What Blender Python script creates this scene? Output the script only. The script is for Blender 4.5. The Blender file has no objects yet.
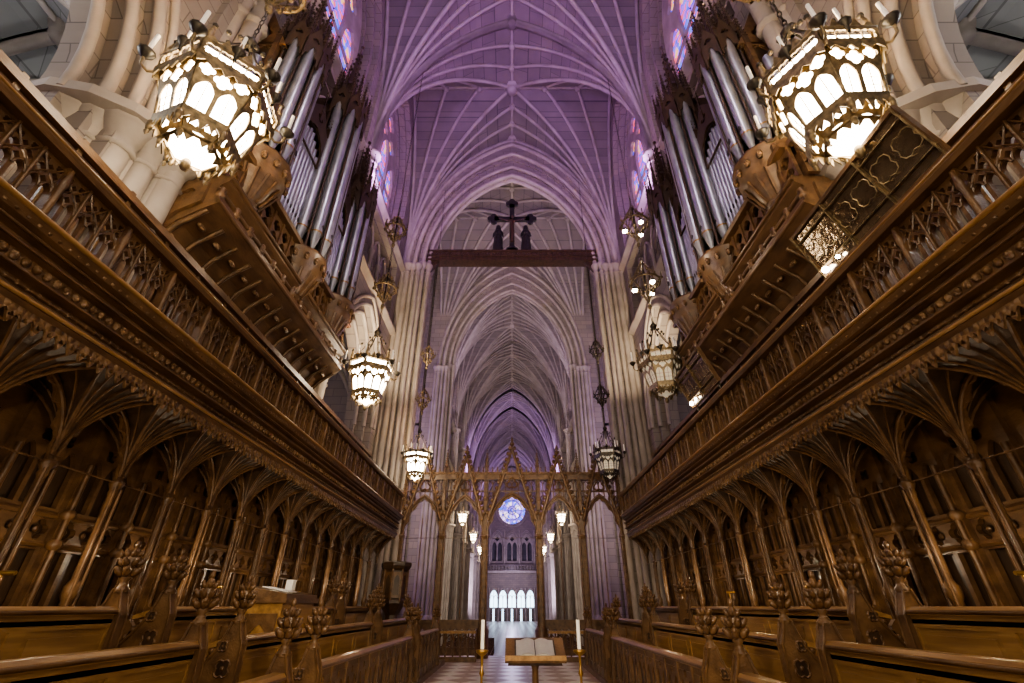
import bpy, math, random
from math import sin, cos, pi, sqrt
from mathutils import Vector, Matrix
from mathutils.geometry import tessellate_polygon
random.seed(3)
scene = bpy.context.scene
try: scene.view_settings.look = 'AgX - Medium High Contrast'
except Exception as e: print(e)

# ------------------------------------------------------------------ materials
def newmat(name):
    m = bpy.data.materials.new(name); m.use_nodes = True
    nt = m.node_tree; b = nt.nodes['Principled BSDF']
    return m, nt, b
def noise_mat(name, c1, c2, scale=(1,1,1), nscale=4, rough=.6, bump=.1, bscale=None, metal=0, spec=.5, detail=6):
    m, nt, b = newmat(name)
    tc = nt.nodes.new('ShaderNodeTexCoord'); mp = nt.nodes.new('ShaderNodeMapping')
    mp.inputs['Scale'].default_value = scale
    nt.links.new(tc.outputs['Object'], mp.inputs['Vector'])
    n = nt.nodes.new('ShaderNodeTexNoise'); n.inputs['Scale'].default_value = nscale; n.inputs['Detail'].default_value = detail
    nt.links.new(mp.outputs[0], n.inputs['Vector'])
    r = nt.nodes.new('ShaderNodeValToRGB')
    r.color_ramp.elements[0].position = .32; r.color_ramp.elements[1].position = .68
    r.color_ramp.elements[0].color = (*c1, 1); r.color_ramp.elements[1].color = (*c2, 1)
    nt.links.new(n.outputs['Fac'], r.inputs[0]); nt.links.new(r.outputs[0], b.inputs['Base Color'])
    b.inputs['Roughness'].default_value = rough; b.inputs['Metallic'].default_value = metal
    b.inputs['Specular IOR Level'].default_value = spec
    if bump:
        n2 = nt.nodes.new('ShaderNodeTexNoise'); n2.inputs['Scale'].default_value = bscale or nscale*3
        nt.links.new(mp.outputs[0], n2.inputs['Vector'])
        bp = nt.nodes.new('ShaderNodeBump'); bp.inputs['Strength'].default_value = bump; bp.inputs['Distance'].default_value = .02
        nt.links.new(n2.outputs['Fac'], bp.inputs['Height']); nt.links.new(bp.outputs[0], b.inputs['Normal'])
    return m
def stone_mat(name, c1, c2, mort, axes='YZ', bw=.9, bh=.42):
    m, nt, b = newmat(name)
    tc = nt.nodes.new('ShaderNodeTexCoord'); sp = nt.nodes.new('ShaderNodeSeparateXYZ'); cb = nt.nodes.new('ShaderNodeCombineXYZ')
    nt.links.new(tc.outputs['Object'], sp.inputs[0])
    if axes == 'SUM':
        ad = nt.nodes.new('ShaderNodeMath'); ad.operation = 'ADD'
        nt.links.new(sp.outputs['X'], ad.inputs[0]); nt.links.new(sp.outputs['Y'], ad.inputs[1]); nt.links.new(ad.outputs[0], cb.inputs['X'])
        nt.links.new(sp.outputs['Z'], cb.inputs['Y'])
    else:
        nt.links.new(sp.outputs[axes[0]], cb.inputs['X']); nt.links.new(sp.outputs[axes[1]], cb.inputs['Y'])
    br = nt.nodes.new('ShaderNodeTexBrick')
    br.inputs['Scale'].default_value = 1; br.inputs['Brick Width'].default_value = bw; br.inputs['Row Height'].default_value = bh
    br.inputs['Mortar Size'].default_value = .012; br.inputs['Color1'].default_value = (*c1, 1); br.inputs['Color2'].default_value = (*c2, 1)
    br.inputs['Mortar'].default_value = (*mort, 1)
    nt.links.new(cb.outputs[0], br.inputs['Vector'])
    n = nt.nodes.new('ShaderNodeTexNoise'); n.inputs['Scale'].default_value = .8; n.inputs['Detail'].default_value = 5
    nt.links.new(tc.outputs['Object'], n.inputs['Vector'])
    r = nt.nodes.new('ShaderNodeValToRGB'); r.color_ramp.elements[0].color = (.62, .62, .64, 1); r.color_ramp.elements[1].color = (1.08, 1.05, 1, 1)
    nt.links.new(n.outputs['Fac'], r.inputs[0])
    mx = nt.nodes.new('ShaderNodeMix'); mx.data_type = 'RGBA'; mx.blend_type = 'MULTIPLY'; mx.inputs['Factor'].default_value = 1
    nt.links.new(br.outputs['Color'], mx.inputs[6]); nt.links.new(r.outputs[0], mx.inputs[7])
    nt.links.new(mx.outputs[2], b.inputs['Base Color'])
    bp = nt.nodes.new('ShaderNodeBump'); bp.inputs['Strength'].default_value = .25; bp.inputs['Distance'].default_value = .02; bp.invert = True
    nt.links.new(br.outputs['Fac'], bp.inputs['Height']); nt.links.new(bp.outputs[0], b.inputs['Normal'])
    b.inputs['Roughness'].default_value = .85; b.inputs['Specular IOR Level'].default_value = .2
    return m
def emit_mat(name, col, s):
    m, nt, b = newmat(name)
    b.inputs['Base Color'].default_value = (*col, 1)
    b.inputs['Emission Color'].default_value = (*col, 1); b.inputs['Emission Strength'].default_value = s
    return m
def glass_stained(name, cols, s, scale=3):
    m, nt, b = newmat(name)
    tc = nt.nodes.new('ShaderNodeTexCoord')
    v = nt.nodes.new('ShaderNodeTexVoronoi'); v.inputs['Scale'].default_value = scale
    nt.links.new(tc.outputs['Object'], v.inputs['Vector'])
    sp = nt.nodes.new('ShaderNodeSeparateColor'); nt.links.new(v.outputs['Color'], sp.inputs[0])
    r = nt.nodes.new('ShaderNodeValToRGB'); r.color_ramp.interpolation = 'CONSTANT'
    for i, c in enumerate(cols):
        if i < 2: e = r.color_ramp.elements[i]; e.position = i/len(cols)
        else: e = r.color_ramp.elements.new(i/len(cols))
        e.color = (*c, 1)
    nt.links.new(sp.outputs[0], r.inputs[0]); nt.links.new(r.outputs[0], b.inputs['Emission Color'])
    nt.links.new(r.outputs[0], b.inputs['Base Color'])
    b.inputs['Emission Strength'].default_value = s
    return m

STONE = stone_mat('limestone_ashlar', (.31,.265,.22), (.25,.215,.19), (.16,.135,.12), 'SUM')
STONEP = noise_mat('limestone_dressed', (.26,.22,.185), (.37,.32,.27), nscale=1.2, rough=.8, bump=.05, spec=.2)
RIB = noise_mat('limestone_rib', (.24,.205,.18), (.32,.28,.245), nscale=1.2, rough=.8, bump=.05, spec=.2)
VAULT = stone_mat('vault_webbing', (.215,.185,.17), (.175,.15,.14), (.10,.085,.085), 'YZ', 1.2, .5)
AISLE = stone_mat('aisle_stone', (.22,.22,.205), (.18,.18,.17), (.12,.12,.11), 'SUM')
OAK = noise_mat('carved_oak', (.075,.039,.0165), (.17,.094,.040), (1,.35,1), 7, .33, .25, 40)
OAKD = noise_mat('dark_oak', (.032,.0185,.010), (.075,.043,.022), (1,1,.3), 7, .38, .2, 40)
OAKL = noise_mat('golden_oak', (.20,.108,.036), (.36,.21,.078), (3,.25,3), 5, .28, .08, 20)
def carved(name, c1, c2):
    m = noise_mat(name, c1, c2, nscale=9, rough=.42, bump=0)
    nt = m.node_tree; b = nt.nodes['Principled BSDF']
    tc = nt.nodes.new('ShaderNodeTexCoord'); v = nt.nodes.new('ShaderNodeTexVoronoi'); v.inputs['Scale'].default_value = 14
    nt.links.new(tc.outputs['Object'], v.inputs['Vector'])
    bp = nt.nodes.new('ShaderNodeBump'); bp.inputs['Strength'].default_value = 1; bp.inputs['Distance'].default_value = .05; bp.invert = True
    nt.links.new(v.outputs['Distance'], bp.inputs['Height']); nt.links.new(bp.outputs[0], b.inputs['Normal'])
    return m
FRIEZE = carved('foliate_oak', (.11,.06,.026), (.24,.14,.062))
PIPE = noise_mat('pipe_tin', (.36,.37,.41), (.54,.55,.58), nscale=2, rough=.32, bump=0, metal=.75)
GOLD = noise_mat('gilt_trim', (.35,.2,.06), (.5,.32,.1), nscale=8, rough=.35, bump=0, metal=.8)
IRON = noise_mat('dark_bronze', (.03,.026,.02), (.09,.072,.048), nscale=10, rough=.4, bump=.1, metal=.6)
GILT = noise_mat('gilt_bronze', (.10,.075,.04), (.34,.25,.13), nscale=14, rough=.4, bump=.1, metal=.55)  # gilt bronze, colour lightened to stand in for lantern glare
GLOW = emit_mat('lit_lantern_glass', (1,.85,.64), 27)
GLOWD = emit_mat('dim_lantern_glass', (.9,.8,.62), .22)
WAX = emit_mat('wax_candle', (.9,.86,.76), .10)
BULB = emit_mat('spot_bulb', (1,.9,.75), 60)
PAPER = noise_mat('paper', (.78,.76,.7), (.85,.83,.78), nscale=20, rough=.8, bump=0)
BLACK = noise_mat('black_leather', (.012,.011,.011), (.03,.025,.02), nscale=9, rough=.4, bump=.1)
SG = glass_stained('stained_glass', [(.05,.08,.8),(.3,.1,.8),(.8,.12,.15),(.12,.2,.9),(.9,.5,.15),(.2,.07,.6)], 1.4, 5)
SGR = glass_stained('rose_glass', [(.1,.2,1),(.3,.2,1),(.7,.5,1),(.1,.1,.8),(1,.8,.9)], 1.8, 1.4)
DOORG = emit_mat('daylit_glass', (.6,.82,1), 4.5)
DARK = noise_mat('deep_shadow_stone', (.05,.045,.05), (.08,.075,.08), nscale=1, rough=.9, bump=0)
CRACK = noise_mat('rack_glass', (.16,.12,.085), (.34,.27,.19), nscale=4, rough=.08, bump=.25, metal=.75)

def floor_mat():
    m, nt, b = newmat('marble_paving')
    tc = nt.nodes.new('ShaderNodeTexCoord'); mp = nt.nodes.new('ShaderNodeMapping'); mp.inputs['Rotation'].default_value = (0,0,pi/4)
    nt.links.new(tc.outputs['Object'], mp.inputs[0])
    c = nt.nodes.new('ShaderNodeTexChecker'); c.inputs['Scale'].default_value = 1.6
    c.inputs['Color1'].default_value = (.80,.75,.68,1); c.inputs['Color2'].default_value = (.36,.23,.17,1)
    nt.links.new(mp.outputs[0], c.inputs['Vector'])
    n = nt.nodes.new('ShaderNodeTexNoise'); n.inputs['Scale'].default_value = 3; nt.links.new(tc.outputs['Object'], n.inputs['Vector'])
    mx = nt.nodes.new('ShaderNodeMix'); mx.data_type='RGBA'; mx.blend_type='MULTIPLY'; mx.inputs['Factor'].default_value=.25
    nt.links.new(c.outputs['Color'], mx.inputs[6]); nt.links.new(n.outputs['Color'], mx.inputs[7])
    nt.links.new(mx.outputs[2], b.inputs['Base Color']); b.inputs['Roughness'].default_value = .3
    return m
FLOOR = floor_mat()

# ------------------------------------------------------------------ mesh builder
class MB:
    def __init__(s): s.v=[]; s.f=[]; s.m=[]; s.sm=[]; s.mats=[]
    def mi(s, mat):
        if mat not in s.mats: s.mats.append(mat)
        return s.mats.index(mat)
    def add(s, vs, fs, mat, smooth=False):
        o = len(s.v); k = s.mi(mat)
        s.v.extend([tuple(v) for v in vs])
        for f in fs:
            s.f.append([i+o for i in f]); s.m.append(k); s.sm.append(smooth)
    def box(s, x0,x1,y0,y1,z0,z1, mat):
        v=[(x,y,z) for x in(x0,x1) for y in(y0,y1) for z in(z0,z1)]
        s.add(v,[(0,1,3,2),(4,6,7,5),(0,4,5,1),(2,3,7,6),(0,2,6,4),(1,5,7,3)],mat)
    def plate(s, outer, holes, O, U, V, N, mat):
        """2D outline with holes, extruded along N"""
        O=Vector(O);U=Vector(U);V=Vector(V);N=Vector(N)
        loops=[outer]+list(holes); flat=[p for l in loops for p in l]
        tris=tessellate_polygon([[Vector((p[0],p[1],0)) for p in l] for l in loops])
        n=len(flat); P=[O+U*p[0]+V*p[1] for p in flat]
        vs=P+[p+N for p in P]; fs=[tuple(t) for t in tris]+[(t[0]+n,t[2]+n,t[1]+n) for t in tris]
        s.add(vs,fs,mat)
        o=0
        for l in loops:
            k=len(l); s.add([P[o+i] for i in range(k)]+[P[o+i]+N for i in range(k)],[(i,(i+1)%k,(i+1)%k+k,i+k) for i in range(k)],mat)
            o+=k
    def prism(s, prof, y0,y1, mat):
        s.plate(prof,[],(0,y0,0),(1,0,0),(0,0,1),(0,y1-y0,0),mat)
    def tube(s, pts, r, mat, n=6, closed=False, r1=None, rot=0):
        pts=[Vector(p) for p in pts]; k=len(pts); vs=[]; prev=None
        for i,p in enumerate(pts):
            if closed: t=(pts[(i+1)%k]-pts[i-1])
            else: t=pts[min(i+1,k-1)]-pts[max(i-1,0)]
            if t.length<1e-9: t=Vector((0,0,1))
            t.normalize()
            if prev is None:
                a=Vector((0,0,1)) if abs(t.z)<.9 else Vector((1,0,0)); nn=(a-t*a.dot(t)).normalized()
            else:
                nn=prev-t*prev.dot(t)
                if nn.length<1e-6: nn=t.orthogonal()
                nn.normalize()
            prev=nn; bb=t.cross(nn); rr=r if r1 is None else r+(r1-r)*i/(k-1)
            for j in range(n):
                a=2*pi*j/n+rot; vs.append(p+nn*cos(a)*rr+bb*sin(a)*rr)
        fs=[]
        for i in range(k if closed else k-1):
            for j in range(n):
                a=i*n+j;b=i*n+(j+1)%n;c=((i+1)%k)*n+(j+1)%n;d=((i+1)%k)*n+j; fs.append((a,b,c,d))
        s.add(vs,fs,mat,n>5)
        if not closed:
            s.add(vs[:n],[tuple(range(n))],mat); s.add(vs[-n:],[tuple(range(n))],mat)
    def cyl(s,p0,p1,r,mat,n=10,r1=None): s.tube([p0,p1],r,mat,n,False,r1)
    def lathe(s,x,y,z,prof,mat,n=12,a0=0,a1=2*pi,sc=1,smooth=True):
        full=abs(a1-a0-2*pi)<1e-6; m=n if full else n+1; vs=[]
        for (r,h) in prof:
            for j in range(m):
                a=a0+(a1-a0)*j/n; vs.append((x+r*sc*cos(a),y+r*sc*sin(a),z+h*sc))
        fs=[]
        for i in range(len(prof)-1):
            for j in range(n):
                j2=(j+1)%m; fs.append((i*m+j,i*m+j2,(i+1)*m+j2,(i+1)*m+j))
        s.add(vs,fs,mat,smooth)
    def ell(s,c,rad,mat,R=None,n=8,k=6):
        c=Vector(c); vs=[]
        for i in range(k+1):
            th=pi*i/k
            for j in range(n):
                a=2*pi*j/n; p=Vector((rad[0]*sin(th)*cos(a),rad[1]*sin(th)*sin(a),rad[2]*cos(th)))
                if R: p=R@p
                vs.append(c+p)
        s.add(vs,[(i*n+j,i*n+(j+1)%n,(i+1)*n+(j+1)%n,(i+1)*n+j) for i in range(k) for j in range(n)],mat,True)
    def mesh(s,name):
        me=bpy.data.meshes.new(name); me.from_pydata(s.v,[],s.f)
        for m in s.mats: me.materials.append(m)
        me.polygons.foreach_set('material_index',s.m); me.polygons.foreach_set('use_smooth',s.sm); me.update()
        return me
    def obj(s,name,**k): return place(s.mesh(name),name,**k)
def place(me,name,loc=(0,0,0),scale=(1,1,1),rot=(0,0,0),parent=None):
    o=bpy.data.objects.new(name,me); scene.collection.objects.link(o)
    o.location=loc;o.scale=scale;o.rotation_euler=rot
    if parent: o.parent=parent
    return o
def empty(name):
    o=bpy.data.objects.new(name,None); scene.collection.objects.link(o); return o

# ------------------------------------------------------------------ 2D shapes
K=.45
def f(t,k=K):
    t=min(abs(t),1); return sqrt(max(0,1-((t+k)/(1+k))**2))/sqrt(1-(k/(1+k))**2)
def lancet(c,z0,hw,zs,za,n=8,k=K,cusp=0,m=2):
    pts=[(c-hw,z0),(c+hw,z0)]
    ts=[sin(pi/2*(1-i/n)) for i in range(n+1)]
    right=[]
    for i,t in enumerate(ts):
        x=t*hw; z=zs+(za-zs)*f(t,k)
        if cusp:
            u=i/n; o=cusp*(1-abs(sin(pi*m*u)))if 0<i<n else 0
            L=sqrt(x*x+(z-zs)**2)+1e-6; x-=o*x/L; z-=o*(z-zs)/L
        right.append((x,z))
    pts+= [(c+x,z) for x,z in right]+[(c-x,z) for x,z in reversed(right[:-1])]
    out=[]
    for p in pts:
        if not out or (abs(p[0]-out[-1][0])+abs(p[1]-out[-1][1]))>1e-5: out.append(p)
    if abs(out[0][0]-out[-1][0])+abs(out[0][1]-out[-1][1])<1e-5: out.pop()
    return out
def foil(cx,cy,r,n=4,rot=0,seg=5):
    a=r*.5; b=r*.5; out=[]
    if n==3: a=r*.45;b=r*.52
    for l in range(n):
        for j in range(seg):
            ph=-pi/n+2*pi/n*j/seg; an=rot+2*pi*l/n+ph
            q=b*b-(a*sin(ph))**2; rr=a*cos(ph)+sqrt(max(q,0)); out.append((cx+rr*cos(an),cy+rr*sin(an)))
    return out
def rect(a,b,c,d): return [(a,c),(b,c),(b,d),(a,d)]
def archpts(hw,zs,za,n=12,k=K):
    ts=[sin(pi/2*(1-i/n)) for i in range(n+1)]
    r=[(t*hw,zs+(za-zs)*f(t,k)) for t in ts]
    return [(-x,z) for x,z in r]+[(x,z) for x,z in reversed(r[:-1])]

# ------------------------------------------------------------------ vault bay
def vault(W,B,S,H,N=10,rr=.1,rt=.2,tier=2,mat=VAULT,rib=RIB,bosses=True):
    mb=MB(); g=[sin(pi/2*i/N) for i in range(-N,N+1)]; M=2*N+1
    Z=lambda s,t: S+(H-S)*f(min(abs(s),abs(t)))
    vs=[(s*W,t*B/2,Z(s,t)) for s in g for t in g]; fs=[]
    for i in range(M-1):
        for j in range(M-1):
            a=i*M+j;b=a+1;c=a+M+1;d=a+M
            if (i<N)==(j<N): fs+=[(a,b,c),(a,c,d)]
            else: fs+=[(a,b,d),(b,c,d)]
    mb.add(vs,fs,mat)
    def rb(s0,t0,s1,t1,r,n=14):
        pts=[]
        for i in range(n+1):
            u=(i/n)**2; s=s0+(s1-s0)*u; t=t0+(t1-t0)*u; pts.append((s*W,t*B/2,Z(s,t)-r*.6))
        mb.tube(pts,r,rib,6)
    for a in(-1,1):
        for b in(-1,1):
            rb(a,b,0,0,rr*1.2)
            rb(a,b,0,b,rt); rb(a,b,a,0,rr)
            for q in range(1,tier+1):
                w=q/(tier+1); rb(a,b,0,b*w,rr); rb(a,b,a*w,0,rr)
    mb.tube([(0,-B/2,H-.05),(0,B/2,H-.05)],rr,rib,6); mb.tube([(-W,0,H-.05),(W,0,H-.05)],rr,rib,6)
    if bosses:
        br=rr*3.2
        P=[(0,0,1.6),(0,1,1.4),(0,-1,1.4)]
        for q in range(1,tier+1): P+=[(0,q/(tier+1),.8),(0,-q/(tier+1),.8),(q/(tier+1),0,.8),(-q/(tier+1),0,.8)]
        for s,t,z in P: mb.lathe(s*W,t*B/2,H-rr*1.6-.1*z,[(0,-.1*z),(br*.5*z,-.08*z),(br*.7*z,0),(br*z*.6,.1),(br*z,.2)],rib,10)
    return mb
W=6.2;B=7.5;S=18.5;H=30.0
WX=6.3
# ------------------------------------------------------------------ wall bay (for +X side)
def capital(mb,x,y,z,r,mat=STONEP,n=10):
    mb.lathe(x,y,z,[(r,-.5),(r*1.35,-.46),(r*1.05,-.4),(r*1.1,-.25),(r*1.75,0),(r*1.9,.03),(r*1.9,.13),(r*1.5,.2),(r,.22)],mat,n)
def pier(mb,y,zb=-1.3,ztop=S,zc=8.5):
    mb.lathe(7.1,y,0,[(.95,zb),(.95,zc)],STONE,8,smooth=False)
    for i in range(16):
        a=2*pi*i/16; r=.15 if i%2 else .21
        x=7.1+1.0*cos(a); yy=y+1.0*sin(a)
        mb.cyl((x,yy,zb),(x,yy,zc),r,STONEP,10); capital(mb,x,yy,zc,r*1.05)
        mb.lathe(x,yy,zb,[(r*1.9,0),(r*1.9,.5),(r*1.6,.6),(r*1.7,.8),(r,1)],STONEP,8)
    mb.lathe(7.1,y,0,[(1.0,zc),(1.5,zc+.05),(1.5,zc+.25),(1.1,zc+.35)],STONEP,16,smooth=False)
    for dy,dx,r in((0,-.12,.2),(-.3,.05,.13),(.3,.05,.13),(-.52,.16,.1),(.52,.16,.1)):
        mb.cyl((6.15+dx,y+dy,zb),(6.15+dx,y+dy,ztop+.2),r,STONEP,10)
        capital(mb,6.15+dx,y+dy,ztop,r)
        for z in(13.3,): mb.lathe(6.15+dx,y+dy,z,[(r,0),(r*1.5,.08),(r*1.5,.16),(r,.24)],STONEP,8)
    mb.box(6.15,7.2,y-.65,y+.65,zc+.3,ztop+8,STONE)
def wallbay(z0=-1.3):
    mb=MB()
    tri=[lancet(-1.8+1.2*i,14.6,.42,16.4,17.3,6,cusp=.06) for i in range(4)]
    cler=lancet(0,19.6,2.2,23.2,27.6,10)
    tri2=[(p[0],p[1]) for p in rect(-2.7,2.7,14.2,17.7)]
    arc1=lancet(0,z0+.01,2.35,8.6,12.5,12); arc2=lancet(0,z0+.01,2.6,8.6,12.9,12); arc3=lancet(0,z0+.01,2.82,8.6,13.3,12)
    out=rect(-B/2,B/2,z0,31.5)
    U=(0,1,0);V=(0,0,1)
    mb.plate(out,[arc1]+tri+[cler],(6.95,0,0),U,V,(.45,0,0),STONE)
    mb.plate(out,[arc2,tri2,lancet(0,19.3,2.4,23.2,27.9,10)],(6.6,0,0),U,V,(.35,0,0),STONE)
    mb.plate(out,[arc3,rect(-2.8,2.8,14.1,17.8),lancet(0,19.1,2.6,23.2,28.2,10)],(WX,0,0),U,V,(.3,0,0),STONE)
    for hw,za,x,r in((2.35,12.5,6.93,.09),(2.6,12.9,6.6,.1),(2.82,13.3,6.32,.1),(3.05,13.7,6.25,.08)):
        mb.tube([(x,p[0],p[1]) for p in archpts(hw,8.6,za)],r,STONEP,8)
    for z in(14.0,18.2): mb.prism([(6.05,z),(6.35,z-.2),(6.35,z+.12),(6.05,z+.1)],-B/2,B/2,STONEP)
    for i in range(5):
        y=-2.4+1.2*i; mb.cyl((6.75,y,14.2),(6.75,y,16.4),.09,STONEP,8); capital(mb,6.75,y,16.4,.08)
    for i in range(4):
        y=-1.8+1.2*i; mb.tube([(6.75,y+p[0],p[1]) for p in archpts(.52,16.4,17.55,7)],.07,STONEP,6)
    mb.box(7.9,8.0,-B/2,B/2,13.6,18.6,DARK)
    mb.plate(lancet(0,19.6,2.2,23.2,27.6,10),[lancet(-1.4,19.7,.58,22.8,23.9,6,cusp=.08),lancet(0,19.7,.62,23.4,24.8,6,cusp=.08),lancet(1.4,19.7,.58,22.8,23.9,6,cusp=.08),foil(-.72,25.0,.5,4),foil(.72,25.0,.5,4),foil(0,26.2,.55,4)],(7.1,0,0),U,V,(.15,0,0),STONEP)
    mb.plate(cler,[],(7.3,0,0),U,V,(.04,0,0),SG)
    for z in(20.8,22): mb.box(7.1,7.2,-2.1,2.1,z-.05,z+.05,STONEP)
    return mb
wb=wallbay(); pm=MB(); pier(pm,0)
wall_me=wb.mesh('wall_bay'); pier_me=pm.mesh('compound_pier_mesh')
vault_me=vault(W,B,S,H).mesh('vault_bay'); nvault_me=vault(W,B,S,H,10,.095,.2,3).mesh('nave_vault')
aisle_me=vault(2.9,B,8.6,13.2,8,.08,.16,2,AISLE,STONEP).mesh('aisle_vault_bay')
ceil=empty('ceiling'); wl=empty('wall_left'); wr=empty('wall_right')
cb=[16.75,9.25,1.75,-5.75]
for y in cb:
    place(vault_me,'choir_vault_bay',loc=(0,y,0),parent=ceil)
    for sx,p in((1,wr),(-1,wl)):
        place(wall_me,'choir_wall_bay',loc=(0,y,0),scale=(sx,1,1),parent=p)
        place(aisle_me,'aisle_vault_bay',loc=(sx*10.3,y,0),parent=ceil)
for y in(13,5.5,-2):
    for sx,p in((1,wr),(-1,wl)): place(pier_me,'choir_pier',loc=(0,y,0),scale=(sx,1,1),parent=p)
NB=12; NY=34.2; B2=(120-NY)/NB; sc=B2/B
for i in range(NB):
    y=NY+B2*(i+.5)
    place(nvault_me,'nave_vault_bay',loc=(0,y,0),scale=(1,sc,1),parent=ceil)
    for sx,p in((1,wr),(-1,wl)):
        place(wall_me,'nave_wall_bay',loc=(0,y,0),scale=(sx,sc,1),parent=p)
        place(pier_me,'nave_pier',loc=(0,NY+B2*(i+1),0),scale=(sx,1,1),parent=p)
cv=vault(W,34.2-21.5,S,H,12,.12,.22,3); place(cv.mesh('crossing_vault'),'crossing_vault',loc=(0,(34.2+21.5)/2,0),parent=ceil)
aw=MB()
for sx in(1,-1):
    aw.box(sx*13.2,sx*13.5,-9.5,20.5,-1.3,14.5,AISLE)
    aw.box(sx*13.2,sx*13.5,34,121,-1.3,14.5,AISLE)
    aw.box(sx*7.3,sx*13.4,34,121,13.9,14.1,AISLE)
    for y in cb:
        aw.plate(lancet(0,4,1.5,8,10.5),[],(sx*13.15,y,0),(0,1,0),(0,0,1),(sx*.03,0,0),SG)
    aw.box(sx*16,sx*16.3,20,35.5,-1.3,31,STONE); aw.box(sx*6.3,sx*16.3,20,35.5,31,31.3,STONE)
    aw.plate(lancet(0,6,4,20,26),[],(sx*15.95,27.8,0),(0,1,0),(0,0,1),(sx*.03,0,0),SG)
    aw.box(sx*7.3,sx*16.2,20.4,21.2,-1.3,31,STONE); aw.box(sx*7.3,sx*16.2,34,34.6,-1.3,31,STONE)
aw.obj('wall_aisle')

def crossarch(y0):
    mb=MB()
    T=1.2; yc=y0+T/2
    hw0=[4.85,5.15,5.45,5.75]; za0=[26.7,27.3,27.9,28.5]; half=[.22,.4,.52,.62]
    zs=18.8
    for hw,za,h in zip(hw0,za0,half):
        if h<.3: mb.plate(rect(-6.9,6.9,-1.3,31.2),[lancet(0,-1.29,hw,zs,za,16)],(0,yc-h,0),(1,0,0),(0,0,1),(0,2*h,0),STONE)
        else:
            mb.plate(rect(-6.9,6.9,-1.3,31.2),[lancet(0,-1.29,hw,zs,za,16)],(0,yc-h,0),(1,0,0),(0,0,1),(0,.18,0),STONE)
            mb.plate(rect(-6.9,6.9,-1.3,31.2),[lancet(0,-1.29,hw,zs,za,16)],(0,yc+h-.18,0),(1,0,0),(0,0,1),(0,.18,0),STONE)
        for s in(-1,1):
            if h>.5: continue
            r=.13
            mb.tube([(p[0],yc+s*h,p[1]) for p in archpts(hw+.02,zs,za,16)],r,STONEP,8)
            for q in(-1,1):
                mb.cyl((q*(hw+.02),yc+s*h,-1.3),(q*(hw+.02),yc+s*h,zs),r,STONEP,10)
                capital(mb,q*(hw+.02),yc+s*h,zs,r)
                mb.lathe(q*(hw+.02),yc+s*h,0,[(.3,0),(.3,.8),(.24,.95),(.26,1.1),(r,1.25)],STONEP,8)
    for q in(-1,1):
        for x in(5.35,5.65,5.95,6.2):
            for s in(-1,1):
                r=.12 if x!=5.95 else .17
                y=yc+s*.62
                mb.cyl((q*x,y,-1.3),(q*x,y,S+.2),r,STONEP,10); capital(mb,q*x,y,S,r)
                mb.lathe(q*x,y,0,[(.28,0),(.28,.8),(.22,.95),(.24,1.1),(r,1.25)],STONEP,8)
    for hw,za in((6.0,29.3),(5.6,28.3)): mb.tube([(p[0],yc-.64,p[1]) for p in archpts(hw,S,za,16)],.14,STONEP,8)
    return mb
crossarch(20.4).obj('wall_chancel_arch'); crossarch(33.2).obj('wall_crossing_arch')

# ------------------------------------------------------------------ floors
fl=MB(); fl.box(-7,7,-9,22,-1.4,0,FLOOR)
for i in range(6): fl.box(-5,5,22+i*.35,22.35+i*.35,-1.4,-.17*(i+1),FLOOR)
fl.box(-16.3,16.3,21,122,-1.6,-1.2,FLOOR); fl.box(-13.5,13.5,-9.5,21,-1.6,-1.3,FLOOR)
fl.obj('floor')

# ------------------------------------------------------------------ nave end wall
ew=MB()
Y=120
rose_o=[(3.5*cos(2*pi*i/40),22.6+3.5*sin(2*pi*i/40)) for i in range(40)]
ew.plate(rect(-6.6,6.6,-1.3,31.5),[rose_o]+[lancet(-3.6+3.6*i,11.0,1.35,14.6,17.2,8) for i in range(3)]+[lancet(-4.2+2.1*i,-1.2,.85,3.4,5.0,6) for i in range(5)],(0,Y,0),(1,0,0),(0,0,1),(0,.8,0),STONE)
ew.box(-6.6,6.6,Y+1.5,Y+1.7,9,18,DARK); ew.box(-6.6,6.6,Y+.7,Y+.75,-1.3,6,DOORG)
for i in range(6):
    ew.cyl((-5.25+2.1*i,Y-.1,-1.2),(-5.25+2.1*i,Y-.1,5.4),.16,STONEP)
for i in range(5):
    x=-4.2+2.1*i
    ew.box(x-.05,x+.05,Y+.3,Y+.4,-1.2,5,STONEP); ew.box(x-.85,x+.85,Y+.3,Y+.4,1.2,1.5,STONEP)
    ew.box(x-.85,x-.2,Y+.35,Y+.4,-1.2,1.2,OAKD); ew.box(x+.2,x+.85,Y+.35,Y+.4,-1.2,1.2,OAKD)
    ew.tube([(x+p[0],Y-.1,p[1]) for p in archpts(.98,3.4,5.3,8)],.1,STONEP)
    for q in(-.42,.42): ew.tube([(x+q+p[0],Y+.3,p[1]) for p in archpts(.4,3.2,3.9,6)],.05,STONEP)
ew.box(-6.5,6.5,Y-1.4,Y,8.4,8.9,STONEP)
ew.plate(rect(-6.5,6.5,8.9,10.2),[lancet(-6.1+.61*i,9.05,.22,9.6,9.95,4) for i in range(21)],(0,Y-1.4,0),(1,0,0),(0,0,1),(0,.15,0),OAKD)
for i in range(3):
    x=-3.6+3.6*i
    for hw,za in((1.5,17.5),(1.7,17.9)): ew.tube([(x+p[0],Y-.05,p[1]) for p in archpts(hw,14.6,za,8)],.12,STONEP)
    ew.plate(lancet(x,11,1.35,14.6,17.2,8),[lancet(x-.65,11.1,.52,14.2,15.2,6),lancet(x+.65,11.1,.52,14.2,15.2,6),foil(x,15.9,.5,4,0,4)],(0,Y+.4,0),(1,0,0),(0,0,1),(0,.2,0),STONEP)
for i in range(4): ew.cyl((-5.4+3.6*i,Y-.1,10),(-5.4+3.6*i,Y-.1,18),.2,STONEP)
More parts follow.
